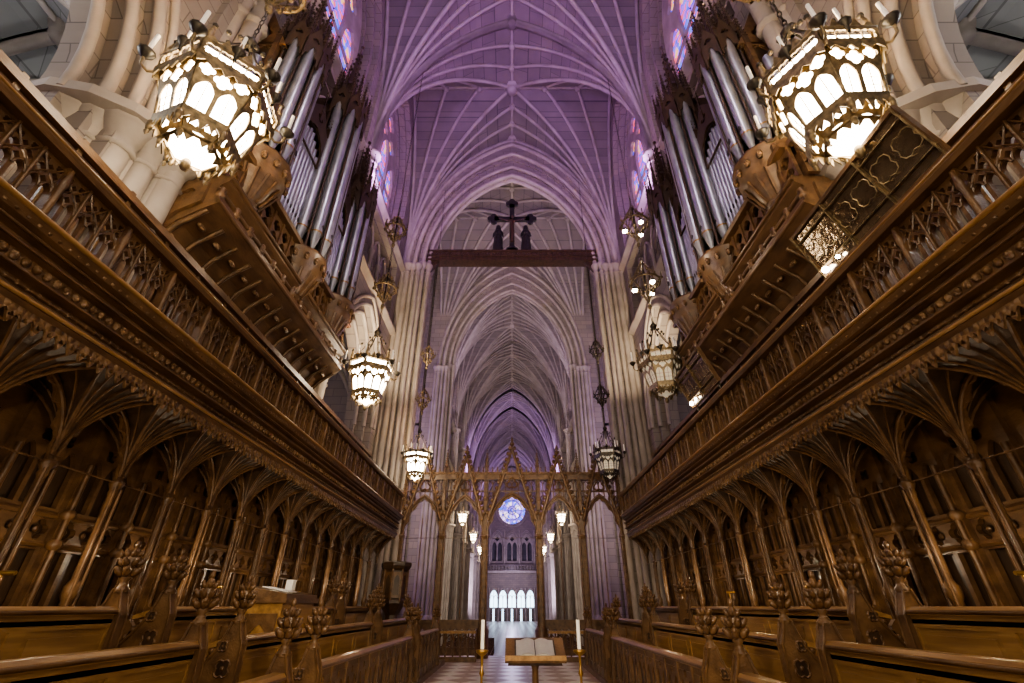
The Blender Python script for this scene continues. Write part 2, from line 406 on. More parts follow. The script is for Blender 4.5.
for r in(3.6,3.9): ew.tube([(r*cos(2*pi*i/40),Y-.05,22.6+r*sin(2*pi*i/40)) for i in range(40)],.14,STONEP,6,True)
ew.obj('wall_west')
rw=MB()
rw.lathe(0,0,0,[(0,0),(3.5,0)],SGR,48)
for r,t in((3.45,.2),(2.3,.1),(1.0,.12),(.4,.1)): rw.tube([(r*cos(2*pi*i/48),r*sin(2*pi*i/48),.15) for i in range(48)],t,STONEP,6,True)
for i in range(12):
    a=2*pi*i/12; rw.tube([(.4*cos(a),.4*sin(a),.15),(3.4*cos(a),3.4*sin(a),.15)],.09,STONEP,6)
    a+=pi/12; rw.tube([(2.85*cos(a)+.48*cos(q*pi/6),2.85*sin(a)+.48*sin(q*pi/6),.15) for q in range(12)],.06,STONEP,6,True)
rw.obj('window_rose',loc=(0,Y+.4,22.6),rot=(pi/2,0,0))

# ------------------------------------------------------------------ choir gallery (built for +X)
G0,G1=-5.0,19.0
g=MB()
prof=[(5.98,4.0),(4.75,4.0),(4.66,4.03),(4.60,4.02),(4.54,4.06),(4.48,4.05),(4.44,4.10),(4.44,4.16),(4.50,4.20),(4.50,4.28),(4.42,4.31),(4.42,4.34),(4.46,4.36),(4.46,4.48),(4.40,4.50),(4.40,4.53),(4.46,4.56),(4.46,4.6),(4.40,4.62),(4.40,4.66),(4.34,4.69),(4.30,4.76),(4.30,4.82),(4.36,4.84),(4.36,4.86),(4.42,4.88),(5.98,4.88)]
g.prism(prof,G0,G1,OAK)
for z,x,r in((4.13,4.43,.022),(4.24,4.49,.02),(4.32,4.41,.014),(4.515,4.39,.014),(4.64,4.39,.018),(4.79,4.30,.03),(4.85,4.36,.014)): g.tube([(x,G0,z),(x,G1,z)],r,OAKL if r==.03 or r==.022 else OAK,6)
y=G0+.1
while y<G1:
    g.ell((4.45,y,4.42),(.03,.045,.05),FRIEZE,n=6,k=4); g.ell((4.485,y+.05,4.24),(.02,.025,.025),FRIEZE,n=5,k=4); g.ell((4.335,y+.05,4.72),(.02,.03,.022),FRIEZE,n=5,k=4); y+=.11
fw=.13
n=int((G1-G0)/fw); pts_low=[]
for i in range(n):
    a=G0+fw*i; pts_low+=[(a,4.0),(a+.2*fw,3.97),(a+.3*fw,3.93),(a+.5*fw,3.88),(a+.7*fw,3.93),(a+.8*fw,3.97)]
pts_low.append((G0+fw*n,4.0)); out=pts_low+[(G0+fw*n,4.08),(G0,4.08)]
g.plate(out,[foil(G0+fw*i+fw/2,3.96,.03,3,pi/2,3) for i in range(n)],(4.47,0,0),(0,1,0),(0,0,1),(.03,0,0),FRIEZE)
mw=.27; n=int((G1-G0)/mw)
for i in range(n):
    a=G0+mw*i; c=a+mw/2
    holes=[lancet(a+.072,4.92,.045,5.13,5.2,4),lancet(a+.198,4.92,.045,5.13,5.2,4),
           [(c,5.18),(c+.035,5.225),(c,5.27),(c-.035,5.225)],foil(a+.072,5.31,.055,4,0,3),foil(a+.198,5.31,.055,4,0,3),[(c,5.35),(c+.03,5.385),(c,5.42),(c-.03,5.385)],
           foil(a+.062,5.43,.04,4,pi/4,3),foil(a+.208,5.43,.04,4,pi/4,3)]
    g.plate(rect(a,a+mw,4.88,5.5),holes,(4.47,0,0),(0,1,0),(0,0,1),(.05,0,0),OAK)
    for b in(a+.072,a+.198): g.tube([(4.46,b+p[0],p[1]) for p in archpts(.055,5.13,5.22,3)],.009,OAK,4)
    for s in(-1,1): g.tube([(4.46,c+s*.12,5.2),(4.46,c+s*.02,5.32),(4.46,c+s*.12,5.48)],.01,OAK,4)
    if i%3==0:
        g.box(4.42,4.5,a-.028,a+.028,4.88,5.52,OAK); g.lathe(4.42,a,4.88,[(.03,0),(.03,.35),(.045,.4),(.045,.44),(.02,.6)],OAK,6)
    else: g.cyl((4.455,a,4.88),(4.455,a,5.5),.016,OAK,6)
g.prism([(4.36,5.5),(4.6,5.5),(4.62,5.56),(4.62,5.62),(4.58,5.66),(4.4,5.66),(4.34,5.62),(4.34,5.55)],G0,G1,OAK)
g.tube([(4.345,G0,5.585),(4.345,G1,5.585)],.018,OAKL,6)
y=G0
while y<G1: g.ell((4.37,y,5.52),(.02,.03,.02),FRIEZE,n=5,k=4); y+=.1
g.box(4.4,5.95,G1-.06,G1,4.88,5.66,OAK)
g.box(4.5,5.7,G1-.01,G1+.04,4.05,4.88,OAK)
for i in range(26):
    a=G0+.9*i
    if a+.9>G1: break
    g.plate(rect(a,a+.9,4.88,7.0),[lancet(a+.24,5.75,.17,6.3,6.6,5,cusp=.03),lancet(a+.66,5.75,.17,6.3,6.6,5,cusp=.03),foil(a+.45,6.78,.12,4,pi/4,4),foil(a+.24,5.3,.17,4,0,4),foil(a+.66,5.3,.17,4,0,4)],(5.85,0,0),(0,1,0),(0,0,1),(.06,0,0),OAK)
    g.box(5.8,5.92,a-.04,a+.04,4.88,7.2,OAK)
g.box(5.75,5.98,G0,G1-.4,7.0,7.12,OAK)
gm=g.mesh('choir_gallery'); place(gm,'choir_gallery',scale=(-1,1,1)); place(gm,'choir_gallery')

# ------------------------------------------------------------------ back stalls with canopies (+X)
st=MB(); SB=1.0; SX=5.1; zs_,zh=3.05,4.0; hw_=.56
Zs=lambda s,t: zs_+(zh-zs_)*f(min(abs(s),abs(t)))
y=G0
Ng=5; gg=[sin(pi/2*i/Ng) for i in range(Ng+1)]; gt=[sin(pi/2*i/Ng) for i in range(-Ng,Ng+1)]
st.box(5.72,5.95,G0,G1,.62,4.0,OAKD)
st.box(4.95,5.75,G0,G1,.62,.8,OAK)
while y<G1-.01:
    c=y+SB/2
    for sg in(-1,1):
        vs=[(SX-sg*(1-s)*hw_,c+t*SB/2,Zs(s,t)) for s in gg for t in gt]; M=2*Ng+1; fs=[]
        for i in range(Ng):
            for j in range(M-1):
                a=i*M+j; fs.append((a,a+1,a+M+1,a+M))
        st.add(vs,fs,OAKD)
        for b in(-1,1):
            for (s1,t1,r) in((0,0,.02),(0,b,.022),(0,b*.33,.013),(0,b*.67,.013),(.5,0,.013)):
                pts=[]
                for i in range(9):
                    u=(i/8)**2; s=1+(s1-1)*u; t=b+(t1-b)*u; pts.append((SX-sg*(1-s)*hw_,c+t*SB/2,Zs(s,t)-.012))
                st.tube(pts,r,OAK,5)
    st.plate(rect(y,y+SB,zs_+.02,zh),[lancet(c,zs_+.03,.44,zs_+.1,zh-.1,12,cusp=.07,m=3)],(SX-.02,0,0),(0,1,0),(0,0,1),(.04,0,0),OAK)
    st.tube([(SX-.03,c+p[0],p[1]) for p in archpts(.46,zs_+.1,zh-.07,10)],.02,OAK,5)
    st.lathe(SX,y,0,[(.10,.8),(.10,1.0),(.06,1.05),(.06,1.75),(.085,1.8),(.085,1.9),(.045,1.97),(.042,2.9),(.06,2.95),(.05,2.98),(.085,3.05),(.085,3.09),(.05,3.1)],OAK,8)
    for dy in(-.05,.05): st.cyl((SX-.05,y+dy,.8),(SX-.05,y+dy,3.0),.02,OAK,6)
    st.plate([(4.95,.8),(5.75,.8),(5.75,1.95),(5.6,1.95),(5.5,1.7),(5.3,1.55),(5.0,1.55),(4.93,1.48),(4.97,1.3),(5.05,1.2)],[],(0,y-.035,0),(1,0,0),(0,0,1),(0,.07,0),OAK)
    # panelled back: lower panels, quatrefoil band, traceried heads
    st.plate(rect(y+.06,y+SB-.06,1.3,4.0),[rect(y+.12,y+.32,1.4,2.28),rect(y+.38,y+.62,1.4,2.28),rect(y+.68,y+.88,1.4,2.28),foil(y+.2,2.5,.12,4,0,4),foil(c,2.5,.12,4,0,4),foil(y+.8,2.5,.12,4,0,4),lancet(c-.28,2.74,.11,3.2,3.4,5,cusp=.025),lancet(c,2.74,.11,3.2,3.4,5,cusp=.025),lancet(c+.28,2.74,.11,3.2,3.4,5,cusp=.025),foil(c-.14,3.52,.1,4,pi/4,4),foil(c+.14,3.52,.1,4,pi/4,4),foil(c,3.74,.1,4,pi/4,4)],(5.63,0,0),(0,1,0),(0,0,1),(.07,0,0),OAK)
    for cc in(y+.2,c,y+.8): st.ell((5.68,cc,2.5),(.03,.04,.04),OAK,None,6,4)
    st.box(5.55,5.74,y-.06,y+.06,.8,4.0,OAK); st.cyl((5.53,y,.8),(5.53,y,3.3),.035,OAK,6)
    for z in(1.3,2.32,2.66): st.lathe(5.55,y,z,[(.06,-.04),(.09,0),(.09,.04),(.06,.08)],OAK,8)
    st.box(5.15,5.7,y+.05,y+SB-.05,1.2,1.26,OAKL)
    y+=SB
for z in(1.26,2.3,2.62): st.prism([(5.7,z),(5.6,z+.01),(5.58,z+.04),(5.6,z+.07),(5.7,z+.08)],G0,G1,OAK)
sm=st.mesh('canopied_stalls'); place(sm,'canopied_stalls',scale=(-1,1,1)); place(sm,'canopied_stalls')

# ------------------------------------------------------------------ desks / benches
def poppy(mb,x,y,z,s=1.0,mat=OAK):
    mb.lathe(x,y,z,[(.07,-.03),(.075,0),(.05,.03),(.035,.07),(.06,.1),(.05,.13),(.035,.16)],mat,8,sc=s)
    for t,(zz,rr,l) in enumerate(((.16,.085,.06),(.25,.08,.055),(.33,.055,.045))):
        for i in range(6):
            a=2*pi*i/6+t*.5; R=Matrix.Rotation(a,3,'Z')@Matrix.Rotation(.8,3,'Y')
            mb.ell((x+rr*s*cos(a),y+rr*s*sin(a),z+zz*s),(l*.6*s,l*.65*s,l*1.0*s),mat,R,6,5)
            mb.ell((x+rr*1.35*s*cos(a),y+rr*1.35*s*sin(a),z+(zz+.03)*s),(l*.45*s,l*.5*s,l*.45*s),mat,None,6,4)
    mb.ell((x,y,z+.26*s),(.06*s,.06*s,.15*s),mat,None,8,6); mb.ell((x,y,z+.43*s),(.03*s,.03*s,.045*s),mat,None,6,4)
def benchend(mb,x,y,zf,zt):
    h=zt-zf
    P=[(x-.10,zf),(x+.50,zf),(x+.50,zf+h*.45),(x+.42,zf+h*.62),(x+.30,zf+h*.75),(x+.2,zf+h*.88),(x+.13,zt+.05),(x+.1,zt+.16),(x+.0,zt+.16),(x-.03,zt+.05),(x-.08,zt-.08)]
    mb.plate(P,[],(0,y-.055,0),(1,0,0),(0,0,1),(0,.11,0),OAK)
    for s in(-1,1):
        yy=y+s*.06
        mb.tube([(p[0],yy,p[1]) for p in P],.016,OAK,5,True)
        for (cx,cz,r) in((x+.08,zf+h*.68,.10),(x+.3,zf+h*.42,.12),(x+.05,zf+h*.4,.10),(x+.14,zf+h*.9,.06),(x+.05,zf+h*.15,.10),(x+.32,zf+h*.16,.11)):
            q=foil(cx,cz,r,4,pi/4,4); mb.tube([(p[0],yy,p[1]) for p in q],.014,OAK,4,True)
            mb.plate(foil(cx,cz,r*.85,4,pi/4,4),[],(0,yy-.002,0),(1,0,0),(0,0,1),(0,.004,0),OAKD)
            mb.ell((cx,yy,cz),(r*.3,.02,r*.3),OAK,None,6,4)
    for i in range(6):
        t=i/5; mb.ell((x+.48-.33*t,y,zf+h*(.6+.38*t)+.02),(.035,.05,.035),OAK,None,6,4)
    poppy(mb,x+.05,y,zt+.17,1.08)
secs=[(-3,5.9),(6.75,12.9),(13.7,17.3)]
rows=[(2.4,1.10,.12),(3.4,1.38,.36),(4.4,1.70,.62)]
def desk_row(x,zt,zf,y0,y1,carvedfront):
    mb=MB()
    mb.box(x,x+.05,y0,y1,zf,zt-.08,OAKL)
    mb.prism([(x-.05,zt-.08),(x+.08,zt-.08),(x+.42,zt-.14),(x+.42,zt-.1),(x+.1,zt),(x-.03,zt),(x-.06,zt-.03)],y0,y1,OAKL)
    mb.box(x-.03,x+.06,y0,y1,zf,zf+.12,OAK)
    mb.tube([(x-.05,y0,zt-.05),(x-.05,y1,zt-.05)],.022,OAK,6)
    mb.box(x-.02,x,y0,y1,zt-.16,zt-.08,OAKL if not carvedfront else OAK)
    n=max(1,round((y1-y0)/(.62 if carvedfront else 1.15))); w=(y1-y0)/n
    for i in range(n):
        a=y0+w*i
        if carvedfront:
            c=a+w/2; z0=zf+.12; z1=zt-.16
            mb.plate(rect(a,a+w,z0,z1),[lancet(c-w*.24,z0+.06,w*.17,z0+.45,z0+.6,5,cusp=.025),lancet(c+w*.24,z0+.06,w*.17,z0+.45,z0+.6,5,cusp=.025),foil(c,z0+.66,.055,4,pi/4,4)],(x-.03,0,0),(0,1,0),(0,0,1),(.03,0,0),OAK)
            mb.box(x-.05,x,a-.03,a+.03,zf,zt-.08,OAK)
            mb.box(x-.004,x+.002,a,a+w,z0,z1,OAKD)
        else:
            mb.plate(rect(a,a+w,zf+.12,zt-.12),[rect(a+.08,a+w-.08,zf+.22,zt-.2)],(x-.02,0,0),(0,1,0),(0,0,1),(.02,0,0),OAKL)
            mb.box(x-.012,x,a+.14,a+w-.14,zf+.28,zt-.26,OAKL)
    mb.box(x+.55,x+.92,y0+.05,y1-.05,zf+.40,zf+.45,OAKL)
    mb.box(x+.58,x+.62,y0+.05,y1-.05,zf,zf+.4,OAK)
    benchend(mb,x,y0,zf,zt); benchend(mb,x,y1,zf,zt)
    return mb
for ri,(x,zt,zf) in enumerate(rows):
    for (y0,y1) in secs:
        me=desk_row(x,zt,zf,y0,y1,ri==0).mesh('choir_desk')
        place(me,'choir_desk',scale=(-1,1,1)); place(me,'choir_desk')
tf=MB()
for s in(-1,1):
    tf.box(s*2.3,s*5.95,-5,19,0,.12,OAK); tf.box(s*3.35,s*5.95,-5,19,.12,.36,OAK); tf.box(s*4.35,s*5.95,-5,19,.36,.62,OAK)
tf.obj('choir_tier_platform')

# ------------------------------------------------------------------ organ case (+X)
def spire(mb,x,y,z,r,h,mat=OAKD):
    mb.lathe(x,y,z,[(r,0),(r,h*.22),(r*1.25,h*.25),(r*.75,h*.32),(r*.1,h*.95),(0,h)],mat,4,pi/4,pi/4+2*pi,smooth=False)
    for k in range(6):
        zz=h*(.34+.10*k); rr=r*.95*(1-(k/7.0))
        for i in range(4):
            a=pi/4+pi/2*i; mb.ell((x+rr*cos(a),y+rr*sin(a),z+zz),(r*.26,r*.26,r*.3),mat,None,5,4)
    mb.ell((x,y,z+h),(r*.35,r*.35,r*.35),mat,None,6,4)
og=MB()
OX=4.95
Y0,Y1=5.7,12.3
og.prism([(6.7,6.3),(6.5,6.45),(6.1,6.9),(5.75,7.45),(5.35,7.75),(5.2,7.85),(5.2,8.05),(5.28,8.1),(5.28,8.3),(5.15,8.4),(5.15,8.55),(6.7,8.55)],Y0,Y1,OAK)
for (x,z) in((5.2,7.9),(5.27,8.2),(5.14,8.5),(5.9,7.2),(6.3,6.65)): og.tube([(x,Y0,z),(x,Y1,z)],.05,OAK,6)
for i in range(14):
    y=Y0+.05+i*(Y1-Y0-.1)/13
    og.tube([(6.55,y,6.4),(6.1,y,6.85),(5.75,y,7.4),(5.35,y,7.72)],.045,OAK,6)
    og.lathe(5.24,y,8.02,[(.05,0),(.09,.05),(.05,.14),(.08,.2),(.03,.26)],OAK,6)
for i in range(13):
    y=Y0+.05+(i+.5)*(Y1-Y0-.1)/13
    for (x,z) in((5.55,7.55),(5.93,7.12),(6.3,6.6)): og.ell((x,y,z),(.05,.12,.06),FRIEZE,None,6,4)
og.plate([(6.65,6.55),(6.4,6.75),(6.05,7.2),(5.8,7.6),(5.45,7.85),(5.45,8.35),(6.65,8.35)],[foil(6.3,7.75,.36,4,pi/4,5),foil(5.75,8.0,.17,3,0,5),foil(6.4,7.0,.15,3,pi/2,4)],(0,Y0-.06,0),(1,0,0),(0,0,1),(0,.06,0),OAK)
n=16; w=(Y1-Y0)/n
for i in range(n):
    a=Y0+w*i; og.plate(rect(a,a+w,8.55,9.35),[foil(a+w/2,8.8,.15,4,0,4),foil(a+w/2,9.12,.15,4,0,4)],(5.3,0,0),(0,1,0),(0,0,1),(.06,0,0),OAK)
    og.box(5.26,5.32,a-.03,a+.03,8.55,9.35,OAK)
for i in range(5):
    a=5.4+.25*i; og.plate(rect(a,a+.25,8.55,9.35),[foil(a+.125,8.8,.1,4,0,4),foil(a+.125,9.12,.1,4,0,4)],(0,Y0-.1,0),(1,0,0),(0,0,1),(0,.06,0),OAK)
og.box(5.3,6.7,Y0-.15,Y0+.1,9.35,9.48,OAK)
og.prism([(5.15,9.35),(5.7,9.35),(5.7,9.5),(5.2,9.5),(5.12,9.43)],Y0,Y1,OAK)
og.box(5.6,6.7,Y0+.15,Y1-.15,8.5,13.3,OAKD)
for z in(10.2,11.9,13.3): og.box(5.55,6.75,Y0+.1,Y1-.1,z-.06,z+.06,OAK)
for x in(5.62,6.15,6.68): og.box(x-.06,x+.06,Y0+.08,Y0+.2,8.5,13.3,OAK); spire(og,x,Y0+.14,13.3,.09,1.4)
for i in range(3):
    for x in(5.88,6.42):
        z=8.7+i*1.65
        og.tube([(x+p[0],Y0+.13,p[1]) for p in lancet(0,z,.2,z+.9,z+1.25,5)],.03,OAK,5,True)
og.plate([(5.4,13.3),(6.8,13.3),(6.1,14.9)],[foil(6.1,13.85,.3,3,pi/2,5)],(0,Y0+.1,0),(1,0,0),(0,0,1),(0,.12,0),OAK)
def tower(y,zb,zt,R=.50,pr=.125,np_=5,spz=2.6):
    x=OX+.55
    og.lathe(x,y,0,[(.05,zb-1.55),(.12,zb-1.5),(.12,zb-1.4),(.3,zb-1.2),(.32,zb-1.12),(.4,zb-1.0),(.5,zb-.7),(.56,zb-.62),(.56,zb-.52),(.66,zb-.45),(.68,zb-.1),(.72,zb-.06),(.72,zb),(.3,zb)],OAK,12)
    for i in range(9):
        a=pi/2+pi*i/8; og.tube([(x+.32*cos(a),y+.32*sin(a),zb-1.15),(x+.46*cos(a),y+.46*sin(a),zb-.85),(x+.58*cos(a),y+.58*sin(a),zb-.55)],.035,OAK,5)
        og.ell((x+.69*cos(a),y+.69*sin(a),zb-.28),(.07,.07,.11),FRIEZE,None,6,4)
    og.box(x+.1,x+.6,y-.55,y+.55,zb-1.2,zt+.5,OAKD)
    for i in range(np_):
        a=pi/2+pi*(i+.5)/np_; px=x+R*cos(a); py=y+R*sin(a); top=zt+.25
        og.lathe(px,py,0,[(.03,zb),(pr*.95,zb+.55),(pr,zb+.6),(pr,top)],PIPE,12)
        og.ell((px-pr*.75,py,zb+.78),(.05,.06,.13),BLACK,None,6,4)
        og.lathe(px,py,0,[(pr*1.05,zb+.55),(pr*1.05,zb+.6)],GOLD,10)
        a2=pi/2+pi*i/np_
        og.cyl((x+(R+.08)*cos(a2),y+(R+.08)*sin(a2),zb),(x+(R+.08)*cos(a2),y+(R+.08)*sin(a2),zt+.3),.035,OAKD,6)
    og.cyl((x-.0,y-(R+.08),zb),(x,y-(R+.08),zt+.3),.035,OAKD,6)
    for i in range(np_):
        a0=pi/2+pi*i/np_; a1=pi/2+pi*(i+1)/np_; RR=R+.14
        p0=Vector((x+RR*cos(a0),y+RR*sin(a0),0)); p1=Vector((x+RR*cos(a1),y+RR*sin(a1),0)); L=(p1-p0).length; U=(p1-p0)/L
        Nn=Vector((cos((a0+a1)/2),sin((a0+a1)/2),0))*.05
        og.plate([(0,zt-.5),(L*.08,zt-.5),(L*.15,zt-.25),(L*.3,zt-.2),(L*.35,zt-.02),(L*.5,zt+.12),(L*.65,zt-.02),(L*.7,zt-.2),(L*.85,zt-.25),(L*.92,zt-.5),(L,zt-.5),(L,zt+.35),(L*.5,zt+1.0),(0,zt+.35)],[foil(L*.5,zt+.4,L*.26,3,pi/2,4)],p0,U,(0,0,1),Nn,OAKD)
        mid=(p0+p1)/2; spire(og,mid.x,mid.y,zt+.9,.045,.6); spire(og,p0.x,p0.y,zt+.25,.075,1.6)
    spire(og,p1.x,p1.y,zt+.25,.075,1.6)
    og.lathe(x,y,0,[(R+.1,zt+.2),(R+.1,zt+.35),(R-.1,zt+.4),(R-.15,zt+1.2)],OAKD,10,smooth=False)
    for i in range(8):
        a=2*pi*i/8; spire(og,x+.33*cos(a),y+.33*sin(a),zt+.9,.08,2.1)
    spire(og,x,y,zt+1.1,.2,spz)
tower(6.55,9.9,13.7,.52,.13); tower(9.05,9.4,15.0,.58,.145,5,3.4); tower(11.35,9.6,13.5,.5,.125)
for (ya,yb,zt) in((7.2,8.4,12.9),(9.75,10.75,12.7)):
    n=8
    for i in range(n):
        y=ya+(yb-ya)*(i+.5)/n; zz=9.5; top=zt-.5*abs(i-3.5)/3.5
        og.lathe(5.42,y,0,[(.02,zz),(.055,zz+.4),(.06,zz+.44),(.06,top)],PIPE,10); og.ell((5.37,y,zz+.58),(.03,.035,.09),BLACK,None,6,4)
    og.plate([(ya,zt-.9),(yb,zt-.9),(yb,zt+.3),((ya+yb)/2,zt+1.1),(ya,zt+.3)],[lancet((ya+yb)/2,zt-.89,(yb-ya)*.44,zt-.5,zt+.1,8,cusp=.05,m=3),foil((ya+yb)/2,zt+.5,.15,4,0,4)],(5.3,0,0),(0,1,0),(0,0,1),(.06,0,0),OAKD)
    for y in(ya,(ya+yb)/2,yb): spire(og,5.33,y,zt+.4,.07,1.5)
for i in range(4):
    x=5.75+.27*i
    og.lathe(x,Y0-.05,0,[(.03,9.5),(.1,9.9),(.105,9.95),(.105,12.4-.2*i)],PIPE,10); og.ell((x,Y0-.15,10.1),(.05,.03,.1),BLACK,None,6,4)
om=og.mesh('organ_case'); place(om,'organ_case',scale=(-1,1,1)); place(om,'organ_case')

# ------------------------------------------------------------------ chandeliers
def chandelier_mesh(lit,chain=14,IR=None,lamps=False,crowns=(3.2,6.0)):
    mb=MB(); GL=GLOW if lit else GLOWD; I_=IR or GILT
    hexp=lambda R,i: (R*cos(pi/3*i+pi/6),R*sin(pi/3*i+pi/6))
    def side(i,R0,z0,R1,z1,holes,mat,d,top=None,bot=None):
        a=hexp(R0,i);b=hexp(R0,i+1);c=hexp(R1,i);e=hexp(R1,i+1)
        O=Vector(((a[0]+b[0])/2,(a[1]+b[1])/2,z0)); T=Vector(((c[0]+e[0])/2,(c[1]+e[1])/2,z1))
        U=(Vector((b[0],b[1],0))-Vector((a[0],a[1],0))).normalized(); V=(T-O); h=V.length; V.normalize(); N=U.cross(V)*d
        outl=[(-R0/2,0)]+(bot(R0) if bot else [])+[(R0/2,0),( R1/2,h)]+(top(R1,h) if top else [])+[(-R1/2,h)]
        mb.plate(outl,holes(R0,R1,h) if holes else [],O,U,V,N,mat)
    for i in range(6):
        side(i,.40,-.8,.60,-.05,None,GL,.01)
        side(i,.61,-.05,.63,.14,None,GL,.01)
        side(i,.43,-.82,.635,-.05,lambda a,b,h:[lancet(-.125,.05,.10,h*.42,h*.62,5,cusp=.012),lancet(.125,.05,.10,h*.42,h*.62,5,cusp=.012),foil(0,h*.74,.105,4,0,4),foil(-.19,h*.82,.09,4,0,4),foil(.19,h*.82,.09,4,0,4),foil(0,h*.93,.035,4,0,3)],I_,.015)
        for q in(-.125,.125):
            # slender mullions and cross bars over the lights
            a=hexp(.44,i);b=hexp(.44,i+1);c=hexp(.645,i);e=hexp(.645,i+1)
            lo=Vector(((a[0]+b[0])/2,(a[1]+b[1])/2,-.8)); hi=Vector(((c[0]+e[0])/2,(c[1]+e[1])/2,-.05)); U=(Vector((b[0],b[1],0))-Vector((a[0],a[1],0))).normalized()
            mb.tube([lo+U*q,lo+(hi-lo)*.6+U*q],.006,I_,4)
            for t in(.2,.35): mb.tube([lo+(hi-lo)*t+U*(q-.09),lo+(hi-lo)*t+U*(q+.09)],.005,I_,4)
        side(i,.66,-.05,.70,.20,lambda a,b,h:[foil(-.23,h/2,.095,4,pi/4,4),foil(-.077,h/2,.095,4,pi/4,4),foil(.077,h/2,.095,4,pi/4,4),foil(.23,h/2,.095,4,pi/4,4)],I_,.02,
             lambda R,h:[(R/2-.08,h+.08),(R/2-.16,h),(R/2-.22,h+.16),(.05,h),(0,h+.24),(-.05,h),(-R/2+.22,h+.16),(-R/2+.16,h),(-R/2+.08,h+.08)])
        fr=lambda R:[(-R/2+.03,-.12),(-R/2+.1,-.03),(-.12,-.16),(-.05,-.03),(0,-.2),(.05,-.03),(.12,-.16),(R/2-.1,-.03),(R/2-.03,-.12)]
        side(i,.685,-.12,.69,-.04,None,I_,.015,None,lambda R:[(-R/2+.03,-.09),(-R/2+.1,-.02),(-.14,-.1),(-.07,-.02),(0,-.12),(.07,-.02),(.14,-.1),(R/2-.1,-.02),(R/2-.03,-.09)])
        side(i,.46,-.86,.47,-.78,None,I_,.015,None,fr)
        side(i,.30,-1.02,.43,-.80,lambda a,b,h:[foil(-.09,h*.6,.07,3,pi/2,3),foil(.09,h*.6,.07,3,pi/2,3)],I_,.012,None,lambda R:[(-.08,-.1),(-.03,-.02),(.03,-.02),(.08,-.1)])
        side(i,.27,-1.0,.40,-.80,None,GL,.01)
        a=hexp(.66,i); b=hexp(.45,i); mb.cyl((b[0],b[1],-.85),(a[0],a[1],.25),.02,I_,6); mb.lathe(a[0],a[1],.25,[(.04,0),(.05,.1),(.01,.35),(0,.4)],I_,6)
        mb.ell((b[0],b[1],-.95),(.045,.045,.1),I_,None,6,5); mb.lathe(b[0],b[1],-1.12,[(0,0),(.03,.05),(.015,.1)],I_,6)
        c=hexp(.31,i); mb.ell((c[0],c[1],-1.08),(.035,.035,.08),I_,None,6,5)
        d=Vector((a[0],a[1],0)).normalized()
        pts=[d*.66+Vector((0,0,-.1)),d*.74+Vector((0,0,-.18)),d*.82+Vector((0,0,-.12)),d*.84+Vector((0,0,.05))]
        mb.tube(pts,.018,I_,6)
        q=d*.84
        mb.lathe(q.x,q.y,.05,[(.02,-.05),(.05,-.02),(.09,.04),(.1,.07),(.03,.08),(.03,.12)],IRON,10)
        mb.cyl((q.x,q.y,.15),(q.x,q.y,.5),.024,WAX,8)
        m=Vector(((hexp(.72,i)[0]+hexp(.72,i+1)[0])/2,(hexp(.72,i)[1]+hexp(.72,i+1)[1])/2,0))
        mb.lathe(m.x,m.y,.2,[(.02,-.1),(.03,0),(.08,.06),(.085,.09),(.03,.1)],IRON,8); mb.cyl((m.x,m.y,.28),(m.x,m.y,.62),.02,WAX,8)
        mb.tube([(a[0],a[1],.25),(a[0]*.55,a[1]*.55,.7),(a[0]*.25,a[1]*.25,1.1),(0,0,1.45)],.014,IRON,6)
        for zz,rr in((.55,.66),(.85,.43),(1.15,.22)): mb.ell((a[0]/.66*rr,a[1]/.66*rr,zz),(.04,.04,.05),IRON,None,6,4)
    for z,R in((-.82,.45),(-.05,.67),(.20,.71),(-1.02,.31)):
        mb.tube([(*hexp(R,i),z) for i in range(6)],.022,I_,6,True)
    mb.lathe(0,0,0,[(0,-1.28),(.05,-1.24),(.03,-1.18),(.09,-1.1),(.2,-1.04),(.3,-1.0)],GL,12)
    mb.ell((0,0,-1.26),(.06,.06,.1),I_); mb.lathe(0,0,1.35,[(.03,-.1),(.1,0),(.12,.06),(.05,.15),(.02,.25)],IRON,8)
    z=1.5
    while z<chain:
        R=Matrix.Rotation((int(z*6)%2)*pi/2,3,'Z')
        mb.tube([R@Vector((.028*cos(q*pi/3),0,.08*sin(q*pi/3)))+Vector((0,0,z)) for q in range(6)],.011,IRON,4,True); z+=.13
    for zc in crowns:
        k=1.35 if lamps else 1
        mb.cyl((0,0,zc-.8),(0,0,zc+.9),.03,IRON,6)
        for i in range(8):
            a=2*pi*i/8; ca,sa=k*cos(a),k*sin(a); mb.tube([(0,0,zc-.65*k),(.18*ca,.18*sa,zc-.3),(.36*ca,.36*sa,zc),(.3*ca,.3*sa,zc+.25),(.0,.0,zc+.75*k)],.022,I_,5)
            mb.lathe(.42*ca,.42*sa,zc,[(.03,0),(.06,.06),(.02,.08),(.02,.3)],I_,6)
            mb.ell((.22*ca,.22*sa,zc-.3),(.06,.06,.08),I_,None,6,4); mb.ell((.15*ca,.15*sa,zc+.5),(.05,.05,.08),I_,None,6,4)
        mb.tube([(.38*k*cos(q*pi/6),.38*k*sin(q*pi/6),zc) for q in range(12)],.035,I_,6,True); mb.ell((0,0,zc-.75*k),(.07,.07,.12),I_)
        if lamps:
            for i in range(3):
                a=2*pi*i/3+.5; mb.lathe(.4*cos(a),.4*sin(a),zc-.2,[(.03,.12),(.08,.06),(.09,-.05)],IRON,8); mb.ell((.4*cos(a),.4*sin(a),zc-.24),(.09,.09,.08),BULB)
    return mb
cm=chandelier_mesh(1,20).mesh('chandelier'); cd=chandelier_mesh(0,20,IRON).mesh('chandelier_unlit'); cl=chandelier_mesh(0,20,GILT,True).mesh('chandelier_spotlit'); cn=chandelier_mesh(1,19,GILT,False,()).mesh('nave_lantern')
